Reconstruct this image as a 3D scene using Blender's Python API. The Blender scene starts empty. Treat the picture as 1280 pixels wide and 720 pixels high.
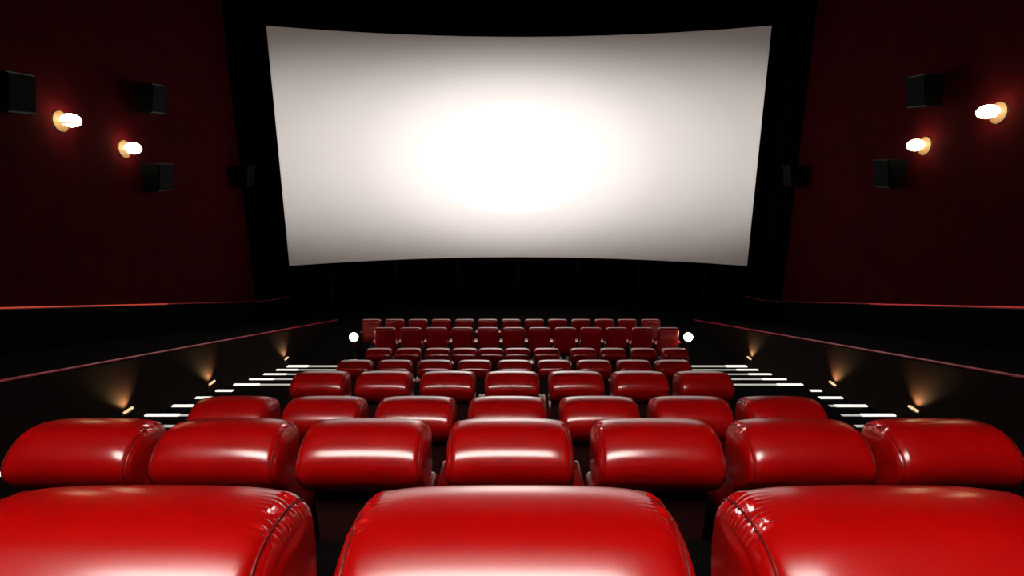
import bpy, bmesh, math, random
from mathutils import Vector, Matrix
random.seed(7)
S = bpy.context.scene
COL = S.collection
PI = math.pi

# ------------------------------------------------------------------ materials
def new_mat(name):
    m = bpy.data.materials.new(name); m.use_nodes = True
    nt = m.node_tree
    return m, nt, nt.nodes['Principled BSDF']

def noise_mix(nt, c1, c2, scale, detail=4.0, lo=.35, hi=.65, coord='Object', stretch=(1, 1, 1)):
    tc = nt.nodes.new('ShaderNodeTexCoord'); mp = nt.nodes.new('ShaderNodeMapping')
    mp.inputs['Scale'].default_value = stretch
    nz = nt.nodes.new('ShaderNodeTexNoise'); nz.inputs['Scale'].default_value = scale; nz.inputs['Detail'].default_value = detail
    rp = nt.nodes.new('ShaderNodeValToRGB')
    rp.color_ramp.elements[0].position = lo; rp.color_ramp.elements[1].position = hi
    rp.color_ramp.elements[0].color = (*c1, 1); rp.color_ramp.elements[1].color = (*c2, 1)
    nt.links.new(tc.outputs[coord], mp.inputs['Vector']); nt.links.new(mp.outputs[0], nz.inputs['Vector'])
    nt.links.new(nz.outputs['Fac'], rp.inputs['Fac'])
    return nz, rp, mp

def plain(name, c, rough=.6, spec=.5, metal=0., var=.12, scale=6., bump=0., bscale=60.):
    m, nt, b = new_mat(name)
    nz, rp, mp = noise_mix(nt, tuple(v * (1 - var) for v in c), tuple(v * (1 + var) for v in c), scale)
    nt.links.new(rp.outputs['Color'], b.inputs['Base Color'])
    b.inputs['Roughness'].default_value = rough; b.inputs['Specular IOR Level'].default_value = spec
    b.inputs['Metallic'].default_value = metal
    if bump:
        n2 = nt.nodes.new('ShaderNodeTexNoise'); n2.inputs['Scale'].default_value = bscale
        bp = nt.nodes.new('ShaderNodeBump'); bp.inputs['Strength'].default_value = bump; bp.inputs['Distance'].default_value = .01
        nt.links.new(mp.outputs[0], n2.inputs['Vector'])
        nt.links.new(n2.outputs['Fac'], bp.inputs['Height']); nt.links.new(bp.outputs['Normal'], b.inputs['Normal'])
    return m

def emit(name, c, strength, base=(.8, .8, .8)):
    m, nt, b = new_mat(name)
    b.inputs['Base Color'].default_value = (*base, 1)
    b.inputs['Emission Color'].default_value = (*c, 1); b.inputs['Emission Strength'].default_value = strength
    b.inputs['Roughness'].default_value = .4
    return m

def leather(name, c, rough):
    m, nt, b = new_mat(name); L = nt.links
    tc = nt.nodes.new('ShaderNodeTexCoord'); oi = nt.nodes.new('ShaderNodeObjectInfo')
    off = nt.nodes.new('ShaderNodeVectorMath'); off.operation = 'SCALE'; off.inputs['Scale'].default_value = 3.7
    add = nt.nodes.new('ShaderNodeVectorMath'); add.operation = 'ADD'
    L.new(oi.outputs['Location'], off.inputs[0]); L.new(tc.outputs['Object'], add.inputs[0]); L.new(off.outputs[0], add.inputs[1])
    nz = nt.nodes.new('ShaderNodeTexNoise'); nz.inputs['Scale'].default_value = 5; nz.inputs['Detail'].default_value = 3
    rp = nt.nodes.new('ShaderNodeValToRGB'); rp.color_ramp.elements[0].position = .3; rp.color_ramp.elements[1].position = .7
    rp.color_ramp.elements[0].color = (c[0] * .86, c[1] * .8, c[2] * .8, 1); rp.color_ramp.elements[1].color = (*c, 1)
    L.new(add.outputs[0], nz.inputs['Vector']); L.new(nz.outputs['Fac'], rp.inputs['Fac']); L.new(rp.outputs['Color'], b.inputs['Base Color'])
    b.inputs['Roughness'].default_value = rough; b.inputs['Specular IOR Level'].default_value = .2
    b.inputs['Coat Weight'].default_value = 1.; b.inputs['Coat Roughness'].default_value = .19; b.inputs['Coat IOR'].default_value = 1.95
    # pulled folds (stretched along the back) and a fine grain
    mp = nt.nodes.new('ShaderNodeMapping'); mp.inputs['Scale'].default_value = (1.0, .30, .30); mp.inputs['Rotation'].default_value = (0, .0, .5)
    L.new(add.outputs[0], mp.inputs['Vector'])
    n1 = nt.nodes.new('ShaderNodeTexNoise'); n1.inputs['Scale'].default_value = 13; n1.inputs['Detail'].default_value = 2
    L.new(mp.outputs[0], n1.inputs['Vector'])
    b1 = nt.nodes.new('ShaderNodeBump'); b1.inputs['Strength'].default_value = .28; b1.inputs['Distance'].default_value = .010
    L.new(n1.outputs['Fac'], b1.inputs['Height'])
    n2 = nt.nodes.new('ShaderNodeTexVoronoi'); n2.inputs['Scale'].default_value = 260
    L.new(tc.outputs['Object'], n2.inputs['Vector'])
    b2 = nt.nodes.new('ShaderNodeBump'); b2.inputs['Strength'].default_value = .10; b2.inputs['Distance'].default_value = .002
    L.new(n2.outputs['Distance'], b2.inputs['Height']); L.new(b1.outputs['Normal'], b2.inputs['Normal'])
    L.new(b2.outputs['Normal'], b.inputs['Normal'])
    return m

M = {}
M['leather'] = leather('red_leather', (.68, .0015, .0015), .36)
M['leather2'] = leather('red_leather_flat', (.62, .002, .004), .42)
M['seam'] = plain('seam_thread', (.20, .004, .004), .5)
M['black_metal'] = plain('black_metal', (.012, .012, .013), .45)
M['black_plastic'] = plain('black_plastic', (.014, .014, .016), .4)
M['speaker'] = plain('speaker_case', (.004, .005, .006), .35, spec=.12)
M['grille'] = plain('speaker_grille', (.003, .0033, .0036), .8, spec=.1, bump=.4, bscale=200)
M['seat_shade'] = plain('dark_seat_shade', (.030, .004, .004), .55)  # dark tone standing for the shade under the seat roll
M['carpet'] = plain('black_carpet', (.0045, .0035, .0035), .95, spec=.05, bump=.3, bscale=180)
M['black_wall'] = plain('black_wall', (.003, .003, .003), .95, spec=.05, bump=.2)
M['black_cloth'] = plain('black_cloth', (.003, .003, .003), .98, spec=.02)
M['dado'] = plain('dado_black', (.0035, .003, .003), .95, spec=.03)
M['brown_wall'] = plain('brown_wall', (.012, .005, .0035), .85, spec=.08, bump=.2)
M['red_wall'] = plain('red_fabric_wall', (.055, .0018, .004), .95, spec=.05, scale=2.5, var=.15, bump=.3, bscale=90)
M['rail'] = plain('red_rail_paint', (.60, .035, .075), .28)
M['trim_red'] = plain('red_trim_paint', (.55, .03, .05), .4)
M['screen'] = plain('screen_cloth', (.80, .785, .765), .9, spec=.1, var=.004, scale=1.)
M['step_strip'] = emit('step_strip_light', (1.0, .97, .88), .42)
M['step_end'] = emit('step_end_lamp', (1.0, .96, .86), 1.1)
M['bulb'] = emit('warm_bulb', (1.0, .80, .45), 14)
M['globe'] = emit('globe_lamp', (1.0, .84, .55), 14)
M['led_red'] = emit('red_trim_led', (1.0, .09, .04), .42, (.3, .02, .02))
M['amber'] = emit('amber_step_lamp', (1.0, .62, .28), 1.0)
M['fill_glow'] = emit('fill_diffuser', (1.0, .93, .86), 11)  # glow of the added overhead fill panel
M['halo_brass'] = plain('matt_halo_brass', (.16, .085, .03), .6)  # amber tone of the discs that imitate the lamp halos
M['steel'] = plain('cup_ring_steel', (.5, .48, .46), .3, metal=1.)

# ------------------------------------------------------------------ helpers
def link(name, bm, mat, parent=None, loc=(0, 0, 0), smooth=True, rot=(0, 0, 0)):
    bmesh.ops.recalc_face_normals(bm, faces=bm.faces)
    me = bpy.data.meshes.new(name); bm.to_mesh(me); bm.free()
    if smooth:
        for p in me.polygons: p.use_smooth = True
        me.set_sharp_from_angle(angle=math.radians(40))
    me.materials.append(M[mat])
    o = bpy.data.objects.new(name, me); COL.objects.link(o)
    o.location = loc; o.rotation_euler = rot
    if parent: o.parent = parent
    return o

def empty(name, loc, label, cat, group=None, rz=0):
    o = bpy.data.objects.new(name, None); COL.objects.link(o)
    o.location = loc; o.rotation_euler = (0, 0, rz); o.empty_display_size = .1
    return tag(o, label, cat, group)

def tag(o, label, cat, group=None):
    o['label'] = label; o['category'] = cat
    if group: o['group'] = group
    return o

def structure(name, bm, mat, smooth=False):
    o = link(name, bm, mat, smooth=smooth); o['kind'] = 'structure'; return o

def box(bm, x0, x1, y0, y1, z0, z1, bev=0., seg=2, mtx=None):
    r = bmesh.ops.create_cube(bm, size=1)
    vs = r['verts']
    for v in vs:
        v.co = Vector(((x0 + x1) / 2 + v.co.x * (x1 - x0), (y0 + y1) / 2 + v.co.y * (y1 - y0), (z0 + z1) / 2 + v.co.z * (z1 - z0)))
    if bev:
        es = list({e for v in vs for e in v.link_edges})
        r2 = bmesh.ops.bevel(bm, geom=es, offset=bev, segments=seg, affect='EDGES', profile=.5)
        vs = list({v for f in r2['faces'] for v in f.verts} | {v for v in vs if v.is_valid})
    if mtx is not None:
        for v in vs: v.co = mtx @ v.co
    return bm

def cyl(bm, p0, p1, r0, r1=None, seg=24, caps=True):
    p0, p1 = Vector(p0), Vector(p1); d = p1 - p0
    q = d.to_track_quat('Z', 'Y').to_matrix().to_4x4(); q.translation = (p0 + p1) / 2
    bmesh.ops.create_cone(bm, cap_ends=caps, segments=seg, radius1=r0, radius2=r0 if r1 is None else r1, depth=d.length, matrix=q)
    return bm

def tube(bm, pts, r, seg=8, closed=False):
    pts = [Vector(p) for p in pts]; n = len(pts); rings = []
    for i, p in enumerate(pts):
        a = pts[(i - 1) % n] if (closed or i > 0) else p
        b = pts[(i + 1) % n] if (closed or i < n - 1) else p
        t = (b - a).normalized()
        u = t.cross(Vector((0, 0, 1)))
        if u.length < .2: u = t.cross(Vector((1, 0, 0)))
        u.normalize(); w = t.cross(u)
        rings.append([bm.verts.new(p + u * (r * math.cos(2 * PI * k / seg)) + w * (r * math.sin(2 * PI * k / seg))) for k in range(seg)])
    for i in range(n if closed else n - 1):
        A, B = rings[i], rings[(i + 1) % n]
        for k in range(seg):
            bm.faces.new((A[k], A[(k + 1) % seg], B[(k + 1) % seg], B[k]))
    if not closed:
        bm.faces.new(rings[0]); bm.faces.new(list(reversed(rings[-1])))
    return bm

def prism(bm, poly, axis, a, b):
    """poly in the two other axes, extruded along axis from a to b (mesh with real thickness)"""
    def mk(p, t):
        return Vector((t, p[0], p[1])) if axis == 'x' else (Vector((p[0], t, p[1])) if axis == 'y' else Vector((p[0], p[1], t)))
    A = [bm.verts.new(mk(p, a)) for p in poly]; B = [bm.verts.new(mk(p, b)) for p in poly]
    bm.faces.new(A); bm.faces.new(list(reversed(B)))
    n = len(poly)
    for i in range(n): bm.faces.new((A[i], B[i], B[(i + 1) % n], A[(i + 1) % n]))
    return bm

def copy_tree(o, parent=None):
    c = o.copy(); COL.objects.link(c)
    if parent is not None: c.parent = parent
    for ch in [x for x in list(o.children)]: copy_tree(ch, c)
    return c

# ------------------------------------------------------------------ camera
TH = math.radians(13.56)
cam = bpy.data.cameras.new('camera'); co = bpy.data.objects.new('camera', cam); COL.objects.link(co)
cam.sensor_width = 36; cam.lens = 36 * 684 / 1280
cam.clip_start = .05; cam.clip_end = 200
co.location = (0, 0, 0); co.rotation_euler = (PI / 2 - TH, 0, 0)
S.camera = co

# ------------------------------------------------------------------ the hall
WL, WR = -9.8, 10.2            # outer side walls
AL, AR = -6.7, 7.0             # inner faces of the low walls beside the stairs
PL, PR = -4.3, 4.6             # edges of the seating platforms
platforms = [(-3.0, .45, -1.2), (.45, 2.15, -1.70), (2.15, 3.72, -2.385), (3.72, 5.62, -2.97), (5.62, 7.9, -3.52), (7.9, 9.25, -4.2),
             (9.25, 11.1, -4.80), (11.1, 12.7, -5.35), (12.7, 14.45, -5.78), (14.45, 16.35, -5.87), (16.35, 24.3, -6.14)]
FLOOR0 = -6.6
def stair(i): return 9.177 + .768 * i, -4.595 - .1857 * i      # front edge and height of tread i
bm = bmesh.new()
poly = [(-3.0, FLOOR0)]
for y0, y1, z in platforms: poly += [(y0, z), (y1, z)]
poly.append((24.3, FLOOR0))
prism(bm, poly, 'x', PL, PR)
for xa, xb in ((-6.9, PL), (PR, 7.2)):
    poly = [(-3.0, FLOOR0)]; y = -3.0
    for i in range(-15, 9):
        ye, z = stair(i)
        poly += [(y, z), (ye, z)]; y = ye
    poly += [(y, -6.14), (24.3, -6.14), (24.3, FLOOR0)]
    prism(bm, poly, 'x', xa, xb)
# ledges outside the low walls, sloping with the stairs
for xa, xb in ((WL - .2, -6.9), (7.2, WR + .2)):
    prism(bm, [(-3.0, FLOOR0), (-3.0, -.60), (20.0, -6.14), (24.3, -6.14), (24.3, FLOOR0)], 'x', xa, xb)
structure('floor', bm, 'carpet')

bm = bmesh.new(); box(bm, -10.6, 11, -3.3, 24.6, 6.4, 6.6)

structure('ceiling', bm, 'black_wall')

def side_wall(name, x0, x1, yend):
    # red cloth above the sloped trim line
    bm = bmesh.new()
    prism(bm, [(-3.0, .48), (-3.0, 6.4), (yend, 6.4), (yend, -.25 - .2555 * yend)], 'x', x0, x1)
    structure(name, bm, 'red_wall')
side_wall('wall_left', WL - .2, WL, 20.2)
side_wall('wall_right', WR, WR + .2, 20.0)
def dado(name, x0, x1, yend):
    bm = bmesh.new()
    prism(bm, [(-3.0, FLOOR0), (-3.0, .48), (yend, -.25 - .2555 * yend), (yend, FLOOR0)], 'x', x0, x1)
    structure(name, bm, 'dado')
dado('wall_left_lower', WL - .2, WL, 20.2)
dado('wall_right_lower', WR, WR + .2, 20.0)

# black wings that fold in behind the screen, and the front wall
bm = bmesh.new()
for pts in ([(-9.8, 20.2), (-9.35, 20.5), (-8.75, 21.25), (-8.75, 24.0)], [(10.2, 20.0), (9.7, 20.35), (9.2, 21.2), (9.2, 24.0)]):
    s = -1 if pts[0][0] < 0 else 1
    outer = [(p[0] + s * .25, p[1] + .12) for p in pts]
    prism(bm, pts + outer[::-1], 'z', FLOOR0, 6.4)
box(bm, -10.6, 11, 24.0, 24.3, FLOOR0, 6.4)
structure('wall_front', bm, 'black_wall')

# back wall with the projection port
SX, SY, SZ = .24, -3.5, 2.30
PY = -3.0
f = (PY - SY) / (20.67 - SY)
ap = (SX - 8.86 * f, SX + 8.86 * f, SZ + (-4.16 - SZ) * (PY - SY) / (20.67 - SY), SZ + (4.47 - SZ) * (PY - SY) / (20.67 - SY))
bm = bmesh.new()
w = .5
box(bm, -10.6, SX - w, -3.12, -3.0, FLOOR0, 6.6); box(bm, SX + w, 11, -3.12, -3.0, FLOOR0, 6.6)
box(bm, SX - w, SX + w, -3.12, -3.0, FLOOR0, SZ - .35); box(bm, SX - w, SX + w, -3.12, -3.0, SZ + .35, 6.6)
structure('wall_back', bm, 'black_wall')
bm = bmesh.new()
X0, X1, Z0, Z1 = ap
# unseen aperture plate added to crop the beams to the curved screen's outline
_R = 22.1
def pj(x, z):
    y = 22.5 + math.sqrt(_R * _R - x * x) - _R; t = (PY - SY) / (y - SY)
    return (SX + x * t, SZ + (z - SZ) * t)
hole = [pj(-8.8 + 17.6 * i / 32, 4.41) for i in range(33)] + [pj(8.8 - 17.6 * i / 32, -4.10) for i in range(33)]
out = [(SX - w - .05 + (2 * w + .1) * i / 32, SZ + .4) for i in range(33)] + [(SX + w + .05 - (2 * w + .1) * i / 32, SZ - .4) for i in range(33)]
F = [[bm.verts.new((p[0], PY + d, p[1])) for p in q] for q, d in ((hole, 0), (out, 0), (out, .01), ([(SX + (p[0] - SX) * 1.04, SZ - .035 + (p[1] - SZ + .035) * 1.04) for p in hole], .01))]
nh = len(hole)
for a_ in range(4):
    A_, B_ = F[a_], F[(a_ + 1) % 4]
    for i in range(nh): bm.faces.new((A_[i], A_[(i + 1) % nh], B_[(i + 1) % nh], B_[i]))
structure('beam_mask', bm, 'black_metal')

# red trim along the side walls, on the line between cloth and dado
def trim_line(name, pts, mat, r=.016):
    bm = bmesh.new(); tube(bm, pts, r, 8); o = structure(name, bm, mat, smooth=True); return o
tz = lambda y: -.25 - .2555 * y
trim_line('trim_1', [(WL + .02, 15.0, tz(15)), (WL + .02, 20.15, tz(20.15)), (-9.33, 20.47, -5.42), (-8.85, 21.05, -5.42)], 'trim_red')
trim_line('trim_2', [(WR - .02, 15.0, tz(15)), (WR - .02, 19.95, tz(19.95)), (9.68, 20.32, -5.4), (9.25, 21.05, -5.4)], 'trim_red')
def led(x, lab, strength):
    t = bmesh.new(); s = 1 if x < 0 else -1
    o = empty('wall_light_strip', (x, 8.0, tz(8.0)), lab, 'light strip')
    bm = bmesh.new(); tube(bm, [(s * .02, -9, 9 * .2555), (s * .02, 7.0, -7 * .2555)], .015, 8); link('lit_tube', bm, strength, o)
    bm = bmesh.new(); tube(bm, [(0, -9, 9 * .2555 - .03), (0, 7.0, -7 * .2555 - .03)], .018, 8); link('channel', bm, 'black_metal', o)
    t.free()
led(WL, 'thin glowing orange red light strip along the left side wall above the black dado', 'led_red')
M['led_red2'] = emit('red_trim_led_dim', (1.0, .05, .05), .30, (.3, .02, .02))
led(WR, 'thin glowing red light strip along the right side wall above the black dado', 'led_red2')

# low walls beside the stairs with a red handrail
def low_wall(x0, x1, lab):
    top = lambda y: -.235 * (y + .287) / .972 - 1.186
    o = empty('half_wall', ((x0 + x1) / 2, 8, stair(-1)[1] - .19), lab, 'half wall')
    lz = stair(-1)[1] - .19; h = (x1 - x0) / 2
    bm = bmesh.new()
    prism(bm, [(-11, -6.5 - lz), (-11, top(-3) - .035 - lz), (12.4, top(20.4) - .035 - lz), (12.4, -6.5 - lz)], 'x', -h, h)
    link('wall_panel', bm, 'brown_wall', o, smooth=False)
    s = 1 if x0 < 0 else -1
    bm = bmesh.new()
    tube(bm, [(s * (h - .03), -10.9, top(-2.9) - lz)] + [(s * (h - .03), y - 8, top(y) - lz) for y in range(0, 20, 2)] + [(s * (h - .03), 12.3, top(20.3) - lz)], .024, 10)
    r = link('handrail', bm, 'rail', o); r['label'] = 'satin red rail along the top'
low_wall(-6.9, AL, 'dark brown half wall with a red top rail beside the left aisle stairs')
low_wall(AR, 7.2, 'dark brown half wall with a red top rail beside the right aisle stairs')

# ------------------------------------------------------------------ the screen
scr = empty('cinema_screen', (SX, 22.5, -6.14), 'huge curved white cinema screen glowing on the black front wall', 'screen')
R = 22.1; HW = 8.81
def arc(x): return math.sqrt(R * R - x * x) - R
bm = bmesh.new(); N = 64; cols = []
ZB, ZT = -4.11 + 6.14, 4.42 + 6.14
for i in range(N + 1):
    x = -HW + 2 * HW * i / N
    cols.append([bm.verts.new((x, arc(x) + dy, z)) for dy, z in ((0, ZB), (0, ZT), (.03, ZT), (.03, ZB))])
for i in range(N):
    A, B = cols[i], cols[i + 1]
    for k in range(4): bm.faces.new((A[k], A[(k + 1) % 4], B[(k + 1) % 4], B[k]))
bm.faces.new(cols[0]); bm.faces.new(list(reversed(cols[-1])))
link('screen_cloth', bm, 'screen', scr)
bm = bmesh.new()
for z in (ZB + .035, ZT - .035):
    tube(bm, [(-HW + 2 * HW * i / N, arc(-HW + 2 * HW * i / N) + .075, z) for i in range(N + 1)], .035, 8)
for x in (-HW + .05, HW - .05):
    tube(bm, [(x, arc(HW) + .085, ZB), (x, arc(HW) + .085, ZT)], .035, 8)
link('screen_frame', bm, 'black_cloth', scr)
for k in range(7):
    x = -7.5 + 2.5 * k
    bm = bmesh.new(); box(bm, x - .05, x + .05, arc(x) + .12, arc(x) + .22, 0, ZT, .01)
    link('support_post', bm, 'black_metal', scr)

# two small dark boxes on the floor below the screen
for x, lab in ((-2.55, 'small dark floor speaker below the screen, left of the middle'), (2.9, 'small dark floor speaker below the screen, right of the middle')):
    o = empty('floor_speaker', (x, 23.3, -6.14), lab, 'speaker', 'floor speakers below the screen')
    bm = bmesh.new(); box(bm, -.17, .17, -.15, .15, 0, .62, .02); link('cabinet', bm, 'speaker', o)
    bm = bmesh.new(); box(bm, -.14, .14, -.165, -.152, .05, .57, .005); link('grille', bm, 'grille', o)

# ------------------------------------------------------------------ seats
def catmull(P, n_per):
    out = []; n = len(P)
    for i in range(n):
        p0, p1, p2, p3 = (Vector(P[(i + k - 1) % n]) for k in range(4))
        m = n_per[i] if isinstance(n_per, list) else n_per
        for j in range(m):
            t = j / m
            out.append(.5 * ((2 * p1) + (p2 - p0) * t + (2 * p0 - 5 * p1 + 4 * p2 - p3) * t * t + (3 * p1 - p0 - 3 * p2 + p3) * t ** 3))
    return out

def loft_back(profile, npp, x_in, x_out, inset_max, crown, gather=0., seam_a=.5, dome=.008, zc=.7):
    prof = catmull(profile, npp); n = len(prof)
    area = sum(prof[i].x * prof[(i + 1) % n].y - prof[(i + 1) % n].x * prof[i].y for i in range(n))
    sg = 1 if area > 0 else -1
    nor = []
    for i in range(n):
        t = (prof[(i + 1) % n] - prof[i - 1]).normalized(); nor.append(Vector((t.y, -t.x)) * sg)
    arc_s = [0.]
    for i in range(1, n): arc_s.append(arc_s[-1] + (prof[i] - prof[i - 1]).length)
    cen = sum(prof, Vector((0, 0))) / n
    st = []
    for i in range(9): st.append((x_in * i / 8, 0., 0.))
    for i in range(1, 15):
        a = i / 14
        d = math.exp(-((a - seam_a) / .07) ** 2)
        st.append((x_in + (x_out - x_in) * math.sin(a * PI / 2), inset_max * (1 - math.cos(a * PI / 2)) + .0035 * d, math.exp(-((a - seam_a) / .38) ** 2)))
    def ring(x, ins, gw, side):
        out = []
        for i in range(n):
            p = prof[i]; q = p - nor[i] * ins
            hz = max(0., min(1., (p.y - zc) / .25)); hz = hz * hz * (3 - 2 * hz)
            z = q.y - crown * (.5 * (x / x_out) ** 2 + 1.5 * (x / x_out) ** 6) * hz
            y = q.x
            if gather and gw > .05 and p.y > 1.0 and p.x > -.075:
                gz = min(1., (p.y - 1.0) / .02) * min(1., (p.x + .075) / .04)
                s = arc_s[i]
                wv = math.sin(s * 2 * PI / .017 + 1.3 * math.sin(s * 40) + x * 70) * (.65 + .35 * math.sin(s * 91 + side))
                y -= nor[i].x * gather * gw * gz * wv; z -= nor[i].y * gather * gw * gz * wv
            out.append((side * x, y, z))
        return out
    bm = bmesh.new()
    rings = [ring(x, i_, g, -1) for x, i_, g in reversed(st)] + [ring(x, i_, g, 1) for x, i_, g in st[1:]]
    V = [[bm.verts.new(p) for p in r] for r in rings]
    for a in range(len(V) - 1):
        for k in range(n):
            bm.faces.new((V[a][k], V[a][(k + 1) % n], V[a + 1][(k + 1) % n], V[a + 1][k]))
    for side, r in ((-1, V[0]), (1, V[-1])):
        last = r
        for sc in (.8, .5, .2):
            nw = [bm.verts.new((side * (x_out + dome * (1 - sc * sc)), cen.x + (v.co.y - cen.x) * sc, cen.y + (v.co.z - cen.y) * sc)) for v in r]
            for k in range(n): bm.faces.new((last[k], last[(k + 1) % n], nw[(k + 1) % n], nw[k]))
            last = nw
        bm.faces.new(last if side > 0 else list(reversed(last)))
    a = seam_a
    xs = x_in + (x_out - x_in) * math.sin(a * PI / 2); ins = inset_max * (1 - math.cos(a * PI / 2))
    seams = [ring(xs, ins + .0005, .5 if gather else 0., s)[::1] for s in (-1, 1)]
    return bm, seams

ROLL = [(.200, .690), (.135, .700), (.072, .750), (.020, .82), (-.003, .893), (.010, .948), (.048, .993), (.098, 1.027), (.135, 1.043), (.178, 1.0495), (.228, 1.047), (.278, 1.0375), (.322, 1.021),
        (.354, .988), (.364, .92), (.352, .82), (.332, .73), (.280, .692)]
NPP = [4, 5, 6, 6, 6, 8, 9, 10, 11, 11, 11, 11, 11, 7, 4, 4, 4, 4]
APY = .225
FLAT = [(.085, .30), (.070, .60), (.052, .90), (.054, .99), (.078, 1.026), (.130, 1.046), (.175, 1.040), (.192, .98), (.200, .80), (.210, .55), (.215, .30)]

def make_seat(flat=False):
    o = bpy.data.objects.new('cinema_chair', None); COL.objects.link(o); o.empty_display_size = .1
    ml = 'leather2' if flat else 'leather'
    if flat: bm, seams = loft_back([(y - .10, z) for y, z in FLAT], 5, .235, .300, .035, .006, 0., .5, .004)
    else: bm, seams = loft_back([(y - APY, z) for y, z in ROLL], NPP, .262, .316, .040, .018, .0060, seam_a=.42)
    b = link('backrest', bm, ml, o)
    for pts in seams:
        bm = bmesh.new(); tube(bm, pts, .0028 if not flat else .003, 6, True); link('seam', bm, 'seam', b)
    fy = .12 if flat else .11
    if not flat:
        bm = bmesh.new(); box(bm, -.285, .285, -.055, -.022, .24, .735, .014, 3); link('back_shade_panel', bm, 'seat_shade', o)  # dark panel added where the lower seat back falls into shade
        bm = bmesh.new(); box(bm, -.280, .280, -.021, .095, .34, .72, .04, 4); link('lumbar_cushion', bm, ml, o)
    bm = bmesh.new(); box(bm, -.295, .295, fy, fy + .34, .36, .50, .045, 4); link('seat_cushion', bm, ml, o)
    bm = bmesh.new(); box(bm, -.27, .27, fy - .02, fy + .30, .22, .359, .02, 2); link('seat_base', bm, 'black_plastic', o)
    bm = bmesh.new(); box(bm, -.05, .05, fy + .05, fy + .20, .02, .23, .01); box(bm, -.16, .16, fy + .0, fy + .28, 0, .03, .008); link('pedestal', bm, 'black_metal', o)
    return o

def add_arm(o, x, flat=False):
    bm = bmesh.new(); box(bm, -.048, .048, .14, .43, .525, .575, .018, 3)
    a = link('armrest', bm, 'leather2' if flat else 'leather', o, (x, 0, 0))
    bm = bmesh.new(); box(bm, -.025, .025, .18, .39, .20, .53, .008); link('armrest_support', bm, 'black_plastic', a)
    bm = bmesh.new(); tube(bm, [(.028 * math.cos(t * PI / 8), .37 + .028 * math.sin(t * PI / 8), .577) for t in range(16)], .004, 6, True)
    link('cup_ring', bm, 'steel', a)
    return a

ORD = ['first', 'second', 'third', 'fourth', 'fifth', 'sixth', 'seventh', 'eighth', 'ninth', 'tenth', 'eleventh', 'twelfth', 'thirteenth']
rows = [
 dict(y=.935, z=-1.70, x=[-.757, .005, .765], name='the row closest to the camera', kind='roll',
      labs=['red leather cinema seat cut by the left edge, crumpled seam corner, in the closest row',
            'red leather cinema seat in the middle of the closest row, pale sheen along its top',
            'red leather cinema seat cut by the right edge, gathered seam corner, in the closest row']),
 dict(y=2.59, z=-2.385, x=[-2.185, -1.47, -.75, -.01, .74, 1.475, 2.205], name='the second row from the camera', kind='roll', labs=None),
 dict(y=4.14, z=-2.97, x=[-2.27 + .745 * k for k in range(7)], name='the third row from the camera', kind='roll', labs=None),
 dict(y=6.04, z=-3.52, x=[-2.25 + .75 * k for k in range(7)], name='the fourth row from the camera', kind='roll', labs=None),
 dict(y=9.74, z=-4.80, x=[.045 + .752 * k for k in range(-4, 5)], name='the fifth row from the camera', kind='roll', labs=None),
 dict(y=13.13, z=-5.78, x=[-3.37, -2.62, -1.88, -1.20, -.53, .14, .88, 1.80, 2.55, 3.32, 4.12], name='the sixth row from the camera', kind='roll', labs=None),
 dict(y=15.08, z=-5.87, x=[.05 + .745 * k for k in range(-5, 7)], name='the second row from the screen', kind='flat', labs=None),
 dict(y=16.80, z=-6.14, x=[-.03 + .747 * k for k in range(-6, 7)], name='the row closest to the screen', kind='flat', labs=None),
]
EXTRA = {(1, 0): 'amber lit red cinema seat at the left end of the second row from the camera',
         (1, 3): 'red leather cinema seat with white rimmed top, middle of the second row from the camera',
         (1, 6): 'darkest red cinema seat, at the right end of the second row from the camera'}
protos = {'roll': make_seat(False), 'flat': make_seat(True)}
used = set()
groups = {0: 'cinema seats in the closest row'}
for ri, r in enumerate(rows):
    n = len(r['x'])
    for k, x in enumerate(r['x']):
        kd = r['kind']
        if kd in used: o = copy_tree(protos_clean[kd])
        else:
            o = protos[kd]; used.add(kd)
            if 'protos_clean' not in globals(): protos_clean = {}
            protos_clean[kd] = o
            o['_proto'] = 1
        o.location = (x, r['y'], r['z']); o.scale = (1.03 if ri == 0 else 1, 1, 1)
        if r['labs']: lab = r['labs'][k]
        elif (ri, k) in EXTRA: lab = EXTRA[(ri, k)]
        elif k == n - 1: lab = 'red leather cinema seat at the right end of ' + r['name']
        elif k == 0: lab = 'red leather cinema seat at the left end of ' + r['name']
        elif k >= n // 2 + 1: lab = 'red leather cinema seat, %s from the right in %s' % (ORD[n - 1 - k], r['name'])
        else: lab = 'red leather cinema seat, %s from the left in %s' % (ORD[k], r['name'])
        tag(o, lab, 'seat', 'red seats in ' + r['name'])
        r.setdefault('objs', []).append(o)
# armrests between neighbours (each seat carries the one on its left, the last one also the one on its right)
arm_proto = None
for r in rows:
    X = r['x']
    for k, o in enumerate(r['objs']):
        offs = [-.375 if k == 0 else max(-.375, (X[k - 1] - X[k]) / 2)]
        if k == len(X) - 1: offs.append(.375)
        for dx in offs:
            if arm_proto is None: arm_proto = add_arm(o, dx)
            else:
                a = copy_tree(arm_proto, o); a.location = (dx, 0, 0)
for p in protos.values():
    if '_proto' in p: del p['_proto']
for r in rows:
    for o in r['objs']:
        if '_proto' in o: del o['_proto']

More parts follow.
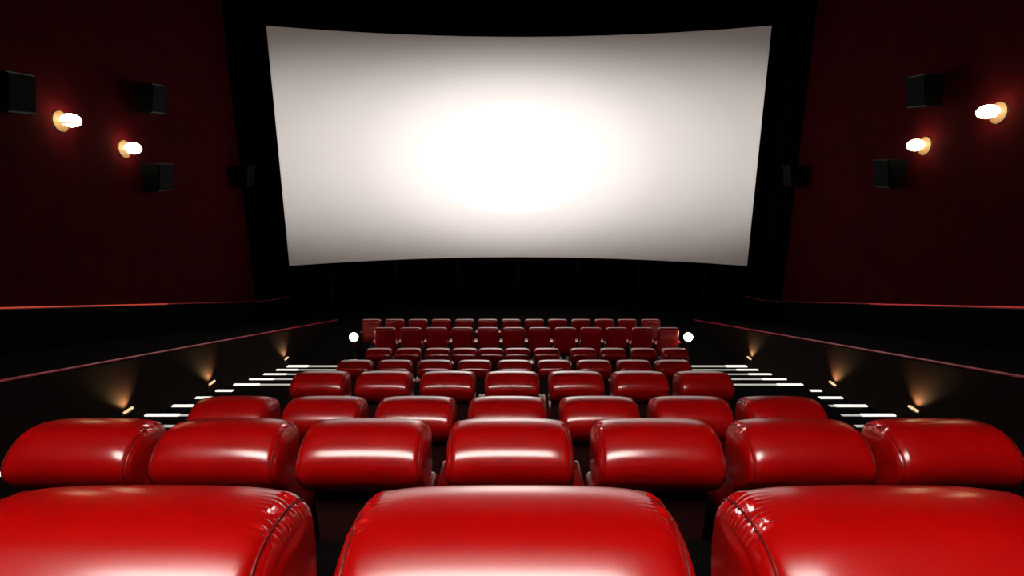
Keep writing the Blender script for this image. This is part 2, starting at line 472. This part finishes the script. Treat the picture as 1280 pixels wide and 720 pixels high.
# ------------------------------------------------------------------ stair nosing lights
STEPW = ['top', 'second', 'third', 'fourth', 'fifth', 'sixth', 'seventh', 'eighth', 'ninth', 'tenth', 'eleventh', 'twelfth', 'thirteenth', 'lowest']
def nosing(side):
    xa, xb = (AL + .03, PL - .02) if side < 0 else (PR + .02, AR - .03)
    L = xb - xa
    first = None
    for j, i in enumerate(range(-5, 9)):
        y, z = stair(i)
        s = 1.0 if i < 8 else 1.7
        if first is None:
            o = bpy.data.objects.new('step_light', None); COL.objects.link(o); o.empty_display_size = .1
            e0, e1 = (0, .62) if side < 0 else (L - .62, L)
            s0, s1 = (.62, L) if side < 0 else (0, L - .62)
            bm = bmesh.new(); box(bm, s0, s1, -.068, -.005, 0, .018, .006); link('light_strip', bm, 'step_strip', o)
            bm = bmesh.new(); box(bm, e0, e1, -.080, -.002, 0, .026, .009, 3); link('end_lamp', bm, 'step_end', o)
            first = o
        else: o = copy_tree(first)
        o.location = (xa, y, z); o.scale = (1, s, 1)
        tag(o, 'white glowing strip on the %s lit step of the %s aisle stairs' % (STEPW[j], 'left' if side < 0 else 'right'),
            'step light', 'lit step edges on the %s stairs' % ('left' if side < 0 else 'right'))
nosing(-1); nosing(1)

# ------------------------------------------------------------------ amber lamps low on the half walls
def wall_step_lamp(x, y, z, lab, power=1.0):
    s = 1 if x < 0 else -1
    o = empty('step_lamp', (x, y, z), lab, 'lamp', 'amber lamps low beside the stairs')
    bm = bmesh.new(); box(bm, min(0, s * .03), max(0, s * .03), -.13, .13, -.03, .07, .01); link('housing', bm, 'black_metal', o)
    bm = bmesh.new(); box(bm, min(s * .031, s * .075), max(s * .031, s * .075), -.11, .11, .03, .065, .01); link('lens', bm, 'amber', o)
    l = bpy.data.lights.new('step_glow', 'SPOT'); l.energy = 75 * power; l.color = (1, .60, .25); l.shadow_soft_size = .03
    l.spot_size = math.radians(110); l.spot_blend = 1
    lo = bpy.data.objects.new('step_glow', l); COL.objects.link(lo); lo.location = (x + s * .10, y, z + .08)
    d = Vector((-s * .35, 0, 1)); lo.rotation_euler = d.to_track_quat('-Z', 'Y').to_euler()
for x, y, z, lab, pw in (
    (AL, 8.72, -4.33, 'amber step lamp on the left half wall, the one closest to the camera', 1),
    (AL, 11.3, -4.93, 'amber step lamp on the left half wall, middle of three down the stairs', 1),
    (AL, 15.2, -5.85, 'amber step lamp on the left half wall, the one nearest the screen', 1),
    (AR, 8.72, -4.30, 'amber step lamp on the right half wall, the one closest to the camera', 1),
    (AR, 11.05, -4.84, 'amber step lamp on the right half wall, middle of three down the stairs', 1),
    (AR, 15.1, -5.80, 'amber step lamp on the right half wall, the one nearest the screen', 1)):
    wall_step_lamp(x, y, z, lab, pw)

# ------------------------------------------------------------------ globe lamps at the ends of the second row from the screen
for x, lab in ((-4.56, 'round glowing lamp on a short post at the left end of the far seat rows'),
               (5.08, 'round glowing lamp on a short post at the right end of the far seat rows')):
    o = empty('post_lamp', (x, 15.0, -6.081), lab, 'lamp', 'round lamps on posts beside the far seats')
    bm = bmesh.new(); cyl(bm, (0, 0, 0), (0, 0, .86), .03); link('post', bm, 'black_metal', o)
    bm = bmesh.new(); cyl(bm, (0, 0, 0), (0, 0, .03), .11); link('foot', bm, 'black_metal', o)
    bm = bmesh.new(); cyl(bm, (0, 0, .86), (0, 0, .90), .07, .05); link('collar', bm, 'black_metal', o)
    bm = bmesh.new(); bmesh.ops.create_uvsphere(bm, u_segments=24, v_segments=16, radius=.125, matrix=Matrix.Translation((0, 0, 1.01))); link('globe', bm, 'globe', o)

# ------------------------------------------------------------------ wall lamps and surround speakers
def sconce(x, y, z, lab):
    s = 1 if x < 0 else -1
    o = empty('wall_lamp', (x, y, z), lab, 'wall lamp', 'bright wall lamps high on the side walls')
    bm = bmesh.new(); cyl(bm, (0, 0, 0), (s * .03, 0, 0), .24, .22, 40); link('halo_plate', bm, 'halo_brass', o)  # back plate widened and tinted amber to imitate the lamp's halo
    bm = bmesh.new(); tube(bm, [(s * .02, 0, 0), (s * .10, 0, -.06), (s * .20, 0, -.09)], .015); link('arm', bm, 'black_metal', o)
    bm = bmesh.new()
    prev = None
    for a, rr in ((0, .05), (.03, .10), (.07, .14), (.10, .155)):
        ring = [bm.verts.new((s * .24 + rr * math.cos(2 * PI * k / 24), rr * 1.5 * math.sin(2 * PI * k / 24), -.12 + a)) for k in range(24)]
        if prev:
            for k in range(24): bm.faces.new((prev[k], prev[(k + 1) % 24], ring[(k + 1) % 24], ring[k]))
        else: bm.faces.new(ring)
        prev = ring
    link('dish', bm, 'black_metal', o)
    bm = bmesh.new(); bmesh.ops.create_uvsphere(bm, u_segments=20, v_segments=12, radius=.12, matrix=Matrix.Translation((s * .24, 0, .02)) @ Matrix.Diagonal((1.35, 2.0, 1.2, 1))); link('bulb', bm, 'bulb', o)
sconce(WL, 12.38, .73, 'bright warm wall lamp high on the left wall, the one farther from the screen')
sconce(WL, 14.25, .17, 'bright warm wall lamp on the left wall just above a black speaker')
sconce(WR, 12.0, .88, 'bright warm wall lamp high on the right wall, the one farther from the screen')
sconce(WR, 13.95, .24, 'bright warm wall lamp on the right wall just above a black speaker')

def speaker(x, y, z, lab, yaw=0.):
    s = 1 if x < 0 else -1
    o = empty('wall_speaker', (x, y, z), lab, 'speaker', 'black surround speakers on the side walls')
    bm = bmesh.new()
    # wedge cabinet, deeper at the top so the front leans down towards the seats
    poly = [(s * .12, .36), (s * .62, .36), (s * .50, -.36), (s * .12, -.36)]
    A = [bm.verts.new((p[0], -.32, p[1])) for p in poly]; B = [bm.verts.new((p[0], .32, p[1])) for p in poly]
    bm.faces.new(A); bm.faces.new(B[::-1])
    for i in range(4): bm.faces.new((A[i], A[(i + 1) % 4], B[(i + 1) % 4], B[i]))
    bmesh.ops.bevel(bm, geom=bm.edges[:], offset=.02, segments=2, affect='EDGES')
    link('cabinet', bm, 'speaker', o)
    bm = bmesh.new()
    A = [(s * .632, .33), (s * .512, -.33)]
    v = [bm.verts.new((p[0] + d, yy, p[1])) for p in A for yy in (-.29, .29) for d in (0, -s * .015)]
    bmesh.ops.convex_hull(bm, input=v); link('grille', bm, 'grille', o)
    bm = bmesh.new(); box(bm, min(0, s * .125), max(0, s * .125), -.05, .05, -.10, .10, .01); box(bm, min(0, s * .02), max(0, s * .02), -.14, .14, -.16, .16, .006); link('bracket', bm, 'black_metal', o)
for x, y, z, lab in (
    (WL, 10.9, 1.15, 'black surround speaker on the left wall, cut by the edge of the picture'),
    (WL, 15.1, 1.45, 'black surround speaker on the left wall, upper one beside the bright lamps'),
    (WL, 14.9, -.55, 'black surround speaker on the left wall under the lower bright lamp'),
    (WL, 19.75, -.68, 'black surround speaker at the front end of the left wall beside the screen'),
    (WR, 13.8, 1.5, 'black surround speaker on the right wall, upper one beside the bright lamps'),
    (WR, 14.6, -.45, 'black surround speaker on the right wall under the lower bright lamp'),
    (WR, 19.55, -.68, 'black surround speaker at the front end of the right wall beside the screen')):
    speaker(x, y, z, lab)

# ------------------------------------------------------------------ unseen fill light added over the back rows to light the seat backs
def fill_fixture(x, y, w_, lab, z=6.4, mat='fill_glow'):
    o = empty('fill_light', (x, y, z), lab, 'ceiling light')
    bm = bmesh.new(); box(bm, -w_ / 2 - .03, w_ / 2 + .03, -1.08, 1.08, -.06, 0, .01); link('housing', bm, 'black_metal', o)
    bm = bmesh.new(); box(bm, -w_ / 2, w_ / 2, -1.05, 1.05, -.075, -.061, .004); link('fill_glow', bm, mat, o)
    for dx in (-w_ * .4, w_ * .4):
        bm = bmesh.new(); cyl(bm, (dx, 0, 0), (dx, 0, 6.4 - z), .012, seg=12); link('suspension_rod', bm, 'black_metal', o)
fill_fixture(-1.3, -1.75, 6.4, 'broad white fill light on rods, added out of view above the back seats', 4.9)

# ------------------------------------------------------------------ projector beam through the port
def beam(power, half_v, stretch, ty, tx=.0, col=(1, .945, .915)):
    l = bpy.data.lights.new('projector_beam', 'SPOT'); l.energy = power; l.color = col; l.shadow_soft_size = .0
    l.spot_size = math.radians(2 * half_v); l.spot_blend = 1.0
    lo = bpy.data.objects.new('projector_beam', l); COL.objects.link(lo); lo.location = (SX, SY, SZ)
    aim = Vector((tx, 22.3, ty)) - Vector(lo.location)
    lo.rotation_euler = aim.to_track_quat('-Z', 'Y').to_euler()
    lo.scale = (stretch, 1, 1)
beam(17500, 10.7, 4.3, .0)
beam(9000, 10, 2.1, .0)
beam(10000, 8.5, 1.7, -.1)
beam(75000, 5.0, 1.6, -.1)
beam(3200, 60, 1, -.35, 0, (1, .84, .78))

# ------------------------------------------------------------------ world and output look
wd = bpy.data.worlds.new('world'); S.world = wd; wd.use_nodes = True
wd.node_tree.nodes['Background'].inputs[0].default_value = (0, 0, 0, 1)
S.view_settings.view_transform = 'Standard'; S.view_settings.look = 'None'
S.view_settings.gamma = 1; S.view_settings.exposure = 0; S.view_settings.use_curve_mapping = False
S.cycles.use_denoising = True
S.cycles.max_bounces = 8
